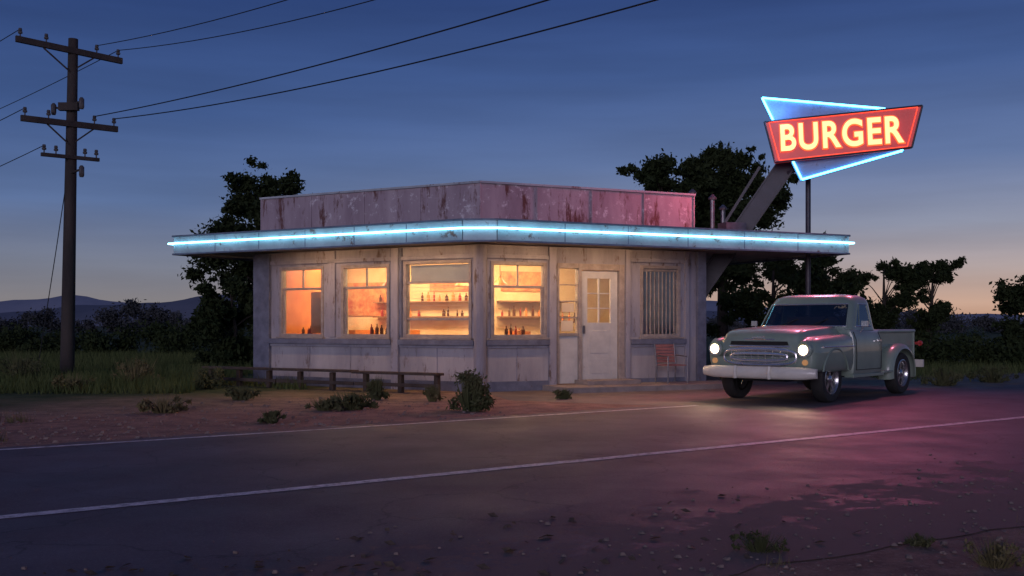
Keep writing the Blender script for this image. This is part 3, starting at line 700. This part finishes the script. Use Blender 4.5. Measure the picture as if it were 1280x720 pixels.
# ---------------------------------------------------------------- utility poles + wires
polem=pmat('weathered_pole_wood',(.06,.048,.042),(.032,.026,.024),3,.9,bump=.6,streak=True)
ins=pmat('porcelain_insulator',(.10,.09,.085),None,5,.3)
WD=Vector((.70,-.714,0)).normalized(); AD=Vector((.77,.64,0)).normalized()
def upole(x,y,name='utility_pole'):
    mb=MB(); o=Vector((x,y,0)); 
    mb.tube([o,o+Vector((.08,0,4.5)),o+Vector((.16,0,8.75))],[.18,.15,.12],12,0)
    at=[]
    for z,hl,dz in ((8.42,1.32,-.07),(6.52,1.2,0),(5.66,.72,0)):
        c=o+Vector((.15,-.14,z)); a=c-AD*hl-Vector((0,0,dz)); b_=c+AD*hl+Vector((0,0,dz)); t=(b_-a).normalized(); n=Vector((t.y,-t.x,0))*.05
        q=[a-n,b_-n,b_+n,a+n]; hh=.075 if hl>1 else .045
        mb.hexa([(r.x,r.y,r.z-hh) for r in q]+[(r.x,r.y,r.z+hh) for r in q],0)
        for f_ in ((-.92,-.45,.5,.92) if hl>1 else (-.9,-.5,.5,.9)):
            p=c+AD*hl*f_+Vector((0,0,dz*f_)); mb.lathe((p.x,p.y,p.z+hh),[(.018,0),(.018,.07),(.055,.08),(.06,.12),(.035,.14),(.05,.16),(.04,.21)],8,1); at.append(p+Vector((0,0,hh+.19)))
        for s in (-.5,.5):
            if hl>1: mb.tube([c+AD*hl*s+Vector((0,0,-.05)),o+Vector((.13,-.12,z-.55))],.022,6,0)
    for z,s in ((7.0,1),(6.85,-1),(5.25,1)):
        mb.tube([o+Vector((.12,-.1,z)),o+Vector((.12+.35*s,-.25,z+.08))],.03,6,0); mb.lathe(o+Vector((.12+.36*s,-.25,z-.12)),[(.05,0),(.07,.05),(.07,.25),(.03,.3)],8,1)
    mb.box(o+Vector((.13,-.2,6.95)),(.5,.14,.2),0)
    mb.build(name,[polem,ins],None,smooth=40); return at
p1=Vector((-11.55,27,0)); span=WD*36
P1=upole(p1.x,p1.y); P2=upole(p1.x+span.x,p1.y+span.y,'utility_pole.001'); lsp=Vector((-.75,.66,0))*40; P3=upole(p1.x+lsp.x,p1.y+lsp.y,'utility_pole.002')
mb=MB()
def wire(a,b_,sag,r=.011):
    mb.tube([a.lerp(b_,t)-Vector((0,0,4*sag*t*(1-t))) for t in np.linspace(0,1,36)],r,5,0,False)
for i,sag in ((2,1.1),(3,1.35),(6,.6),(7,.85)): wire(P1[i],P2[i],sag,.011 if i<6 else .014)
for i,sag in ((0,.8),(3,.9),(4,.9),(8,1.1)): wire(P1[i],P3[i],sag)
mb.tube([p1+Vector((.05,-.1,5.2)),p1+Vector((-.25,-.1,3.2)),p1+Vector((-.75,-.1,0))],.012,5,0)
mb.build('power_lines',[black],None)

# ---------------------------------------------------------------- vegetation
def leafmat(name,c1,c2):
    m=pmat(name,c1,c2,1.2,.8,bump=0,spec=.1); return m
lf=leafmat('tree_foliage',(.018,.028,.011),(.034,.046,.018)); bark=pmat('bark',(.045,.035,.028),None,6,.95,bump=.6)
hedm=leafmat('hedge_foliage',(.020,.032,.012),(.036,.050,.019))
bushm=leafmat('shrub_foliage',(.06,.07,.03),(.11,.11,.055)); drym=leafmat('dry_grass',(.18,.15,.075),(.10,.10,.045)); grm=leafmat('field_grass',(.06,.085,.028),(.11,.13,.05))
def leaves(mb,cl,per,size,mi,seedflat=1.0):
    cl=np.array(cl); k=len(cl); vol=cl[:,3]**2; cnt=np.maximum(20,(per*vol/vol.mean())).astype(int)
    C=np.repeat(cl,cnt,axis=0); n=len(C)
    d=rng.normal(size=(n,3))*.48; 
    p=C[:,:3]+d*(C[:,3])[:,None]*np.array([1,1,.8*seedflat])
    a=rng.normal(size=(n,3)); a/=np.linalg.norm(a,axis=1)[:,None]; b_=np.cross(a,rng.normal(size=(n,3))); b_/=np.linalg.norm(b_,axis=1)[:,None]
    s=(size*rng.uniform(.5,1.3,n))[:,None]
    p[:,2]=np.maximum(p[:,2],size)
    V=np.stack([p-a*s,p+b_*s*.45,p+a*s,p-b_*s*.45],1).reshape(-1,3)
    o=len(mb.v); mb.v+=[tuple(x) for x in V.tolist()]; mb.f+=[(o+4*i,o+4*i+1,o+4*i+2,o+4*i+3) for i in range(n)]; mb.m+=[mi]*n
def tree(name,x,y,h,w_,per=700,size=.11,base=.35,ncl=26,lean=0,seed=1,cs=1.0):
    r=random.Random(seed); mb=MB(); tr_=.03*h
    top=Vector((x+lean,y,h*.85)); bs=Vector((x,y,0)); mid=bs.lerp(top,.5)+Vector((r.uniform(-.2,.2),0,0))
    mb.tube([bs,mid,top],[tr_,tr_*.65,tr_*.2],9,0); cl=[]
    for i in range(ncl):
        f_=r.uniform(base,1.0); a=r.uniform(0,2*math.pi); prof_=math.sin(math.pi*min(1,max(.08,(f_-base)/(1.10-base))))**.6
        rad=w_*.5*prof_*r.uniform(.3,1.0); c=Vector((x+lean*f_+rad*math.cos(a),y+rad*math.sin(a),h*f_*.95)); cr=w_*r.uniform(.08,.15)*cs
        st_=bs.lerp(top,min(.95,max(.25,f_*.85-.08))); mb.tube([st_,st_.lerp(c,.5)+Vector((0,0,.02*h)),c],[tr_*.25,tr_*.15,tr_*.05],5,0)
        cl.append((c.x,c.y,c.z,cr)); 
        for j in range(4):
            cl.append((c.x+r.gauss(0,cr*1.2),c.y+r.gauss(0,cr*1.2),c.z+r.gauss(0,cr*.8),cr*r.uniform(.3,.6)))
    leaves(mb,cl,per/5,size,1); return mb.build(name,[bark,lf],None)
tree('broadleaf_tree',-9.0,38,6.9,4.6,1500,.10,.22,38,.6,3)
tree('broadleaf_tree.001',5.6,37,7.3,3.4,1300,.10,.4,26,0,5)
tree('broadleaf_tree.002',7.6,37.5,7.9,3.9,1300,.10,.4,30,.2,8)
tree('broadleaf_tree.003',8.3,33,3.9,3.8,1000,.09,.15,24,0,11)
tree('broadleaf_tree.004',10.8,36,3.4,2.6,700,.08,.3,14,0,13,.8)
tree('broadleaf_tree.005',14.3,40,4.1,2.2,900,.085,.25,14,0,17,1.2)
tree('broadleaf_tree.006',16.0,40,4.0,2.2,900,.085,.22,14,.2,29,1.2)
tree('broadleaf_tree.007',17.5,35,3.1,3.2,900,.09,.12,22,0,19,1.0)
tree('broadleaf_tree.008',-8.4,31,2.7,2.2,900,.09,.15,16,0,23)
mb=MB(); cl=[]
for x in np.arange(-48,-7,1.0):
    for k in range(3): cl.append((x+random.gauss(0,.5),46+random.gauss(0,1)+abs(x)*.05,random.uniform(.2,.85)*(1.0+.35*math.sin(x*.7)),random.uniform(.45,.85)))
leaves(mb,cl,420,.10,0); mb.build('hedgerow_foliage',[hedm],None)
mb=MB(); cl=[]
for x in np.arange(8,45,1.0):
    for k in range(3): cl.append((x+random.gauss(0,.5),32+random.gauss(0,1)+max(0,x-14)*.45,random.uniform(.1,.6)*(1+.3*math.sin(x)),random.uniform(.35,.7)))
leaves(mb,cl,420,.09,0); mb.build('hedgerow_foliage.001',[hedm],None)
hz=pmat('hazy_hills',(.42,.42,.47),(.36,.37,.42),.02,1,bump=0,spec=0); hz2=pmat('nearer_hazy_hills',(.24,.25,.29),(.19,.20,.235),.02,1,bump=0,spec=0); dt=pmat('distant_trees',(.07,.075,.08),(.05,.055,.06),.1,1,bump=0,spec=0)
def hills(name,y0,amp,ph,mat):
    mb=MB(); V=[];F=[]; X=np.linspace(-1.6*y0,1.8*y0,260)
    for i,x in enumerate(X):
        u=x/y0
        h=amp*(1+.35*math.sin(u*5+ph)+.22*math.sin(u*13+ph*2)+.10*math.sin(u*37)+.04*math.sin(u*90)+random.uniform(-.012,.012)); h*=(1 if u<.0 else max(.35,1-u*1.6))
        V+=[(x,y0,-1),(x,y0*1.12,max(1.4,h)),(x,y0*1.4,-1)]
        if i: F+=[(3*i-3,3*i,3*i+1,3*i-2),(3*i-2,3*i+1,3*i+2,3*i-1)]
    mb.add(V,F); mb.build(name,[mat],None,smooth=60)
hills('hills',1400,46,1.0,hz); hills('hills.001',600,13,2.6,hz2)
mb=MB(); cl=[]
for x in np.arange(-110,180,2.4):
    k=random.uniform(.5,1.1)*(1+.3*math.sin(x*.13)); cl.append((x+random.gauss(0,1),150+random.gauss(0,6),1.0*k,1.7*k)); cl.append((x+random.gauss(0,1.5),150,1.9*k,1.2*k))
for x,z in ((-54,4.4),(-51,3.8),(-57,3.6),(-48,3.0),(-66,3.2)):
    for j in range(5): cl.append((x+random.gauss(0,1),148,z*random.uniform(.4,.95),random.uniform(.8,1.4)))
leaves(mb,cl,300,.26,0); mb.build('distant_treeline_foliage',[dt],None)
def shrub(name,x,y,h,w_,per=900,size=.05,mat=None,seed=0):
    r=random.Random(seed); mb=MB(); cl=[]
    for i in range(14):
        a=r.uniform(0,2*math.pi); rad=w_*.5*r.random()**.6; z=h*r.uniform(.2,1)*(1-.25*rad/(w_*.5)); cx,cy=x+rad*math.cos(a),y+rad*math.sin(a)
        mb.tube([(x,y,0),(x+(cx-x)*.5,y+(cy-y)*.5,z*.55),(cx,cy,z)],[.012,.009,.004] if y>10 else [.003,.002,.001],4,0); cl.append((cx,cy,z*.85,h*r.uniform(.12,.24)))
    leaves(mb,cl,per/14,size,1); 
    bw=.003 if y<10 else .008
    for i in range(160):
        a=r.uniform(0,2*math.pi); rad=w_*.4*r.random(); bx,by=x+rad*math.cos(a)*.5,y+rad*math.sin(a)*.5; tx,ty=x+rad*math.cos(a)*1.3,y+rad*math.sin(a)*1.3; hh=h*r.uniform(.4,1.1)
        mb.add([(bx-bw,by,0),(bx+bw,by,0),(tx,ty,hh)],[(0,1,2)],1)
    mb.build(name,[bark,mat or bushm],None)
def at(px,py):
    dep=1.35*1300/(py-405); return ((px-640)/1300*dep,dep)
sh=[(588,514,.66,.58,2200),(440,512,.33,.8,900),(405,513,.22,.5,500),(205,516,.28,.75,700),(340,529,.18,.35,300),(258,486,.55,.8,800),(170,480,.65,1.1,900),(705,499,.2,.4,300),(470,500,.45,.4,500),(90,490,.4,.8,700),(25,475,.8,1.4,900),(950,690,.13,.32,350),(1243,708,.17,.36,500),(1150,682,.07,.22,160),(300,500,.3,.6,500),(540,502,.3,.35,350),(1180,482,.45,1.0,700),(1240,478,.45,1.2,700)]
for i,(px,py,h,w_,per) in enumerate(sh):
    x,y=at(px,py); shrub('shrub' if i==0 else 'shrub.%03d'%i,x,y,h,w_,per,.014 if y<10 else .036,bushm if i%3 or i==0 else drym,i+40)
def grass(name,n,fn,hmin,hmax,wd,mat):
    V=[];F=[];k=0
    for i in range(n):
        q=fn()
        if q is None: continue
        x,y=q; h=random.uniform(hmin,hmax)*(.6+.8*random.random()); a=random.uniform(0,6.28); dx,dy=math.cos(a)*wd,math.sin(a)*wd; l=h*.5
        tx,ty=x+random.uniform(-l,l),y+random.uniform(-l,l)
        V+=[(x-dx,y-dy,0),(x+dx,y+dy,0),(tx,ty,h)]; F.append((k,k+1,k+2)); k+=3
    mb=MB(); mb.add(V,F); return mb.build(name,[mat],None)
def inside(x,y): 
    v=Vector((x,y,0))-C0
    return v.dot(NL)<.1 and v.dot(NR)<.1 and y<29 and -7<x<5
def fl():
    y=random.uniform(20,46)**1.0; x=random.uniform(-.62*y-1,-.15*y)
    n=-.579*x+.815*y
    if n<19.5+2.5*math.sin(x*.9)+1.5*math.sin(x*2.3+y) or inside(x,y): return None
    return x,y
grass('field_grass',60000,fl,.08,.28,.012,grm)
def frr():
    y=random.uniform(21,34); x=random.uniform(.2*y,.62*y); n=-.579*x+.815*y
    if n<14.6+random.random() or inside(x,y): return None
    if n<17.6 and x<9: return None
    return x,y
grass('field_grass.001',22000,frr,.10,.32,.012,grm)
tuf=[(random.uniform(-14,3),random.uniform(12.9,19)) for _ in range(130)]
def ft():
    t,n=random.choice(tuf); p=rp(t,n); x,y=p[0]+random.gauss(0,.09),p[1]+random.gauss(0,.09)
    if inside(x,y): return None
    return x,y
grass('dry_grass_tufts',10000,ft,.03,.16,.006,drym)
tf2=[(random.uniform(-3,14),random.uniform(1.2,4.0)) for _ in range(90)]
def ft2():
    t,n=random.choice(tf2); p=rp(t,n); return p[0]+random.gauss(0,.05),p[1]+random.gauss(0,.05)
grass('dry_grass_tufts.001',5000,ft2,.02,.07,.002,drym)
def stones(name,n,fn,smin,smax,mat):
    mb=MB()
    for i in range(n):
        x,y=fn(); s=smin+(smax-smin)*random.random()**4
        V=[];z=.008
        for (a,b_,c) in ((-1,-1,0),(1,-1,0),(1,1,0),(-1,1,0),(-.6,-.6,1),(.6,-.6,1),(.6,.6,1),(-.6,.6,1)):
            V.append((x+s*(a+random.uniform(-.4,.4)),y+s*(b_+random.uniform(-.4,.4)),z+s*c*random.uniform(.5,1.1)))
        mb.hexa(V,0)
    mb.build(name,[mat],None)
stm=pmat('gravel_stone',(.27,.20,.17),(.14,.11,.10),30,.9,bump=0)
def f1():
    p=rp(random.uniform(-16,9),12.5+5*random.random()**1.4); return p[0],p[1]
stones('gravel',3800,f1,.006,.030,stm)
def f2():
    p=rp(random.uniform(-4,14),random.gauss(3.6,1.0)); return p[0],p[1]
stones('gravel.001',4500,f2,.003,.018,stm)
mb=MB()
for i in range(260):
    t=random.gauss(1.5,2.2); n=random.uniform(4.0,6.0); p=rp(t,n,.008); s=random.uniform(.01,.045); a=random.uniform(0,6.28)
    c_,s_=math.cos(a)*s,math.sin(a)*s
    mb.add([(p[0]-c_,p[1]-s_,.010),(p[0]+s_*.6,p[1]-c_*.6,.012+s*.5),(p[0]+c_,p[1]+s_,.014+s*.3),(p[0]-s_*.6,p[1]+c_*.6,.011)],[(0,1,2,3)])
mb.build('fallen_leaves',[pmat('dead_leaf',(.15,.10,.065),(.06,.042,.028),20,.8,bump=0)],None)
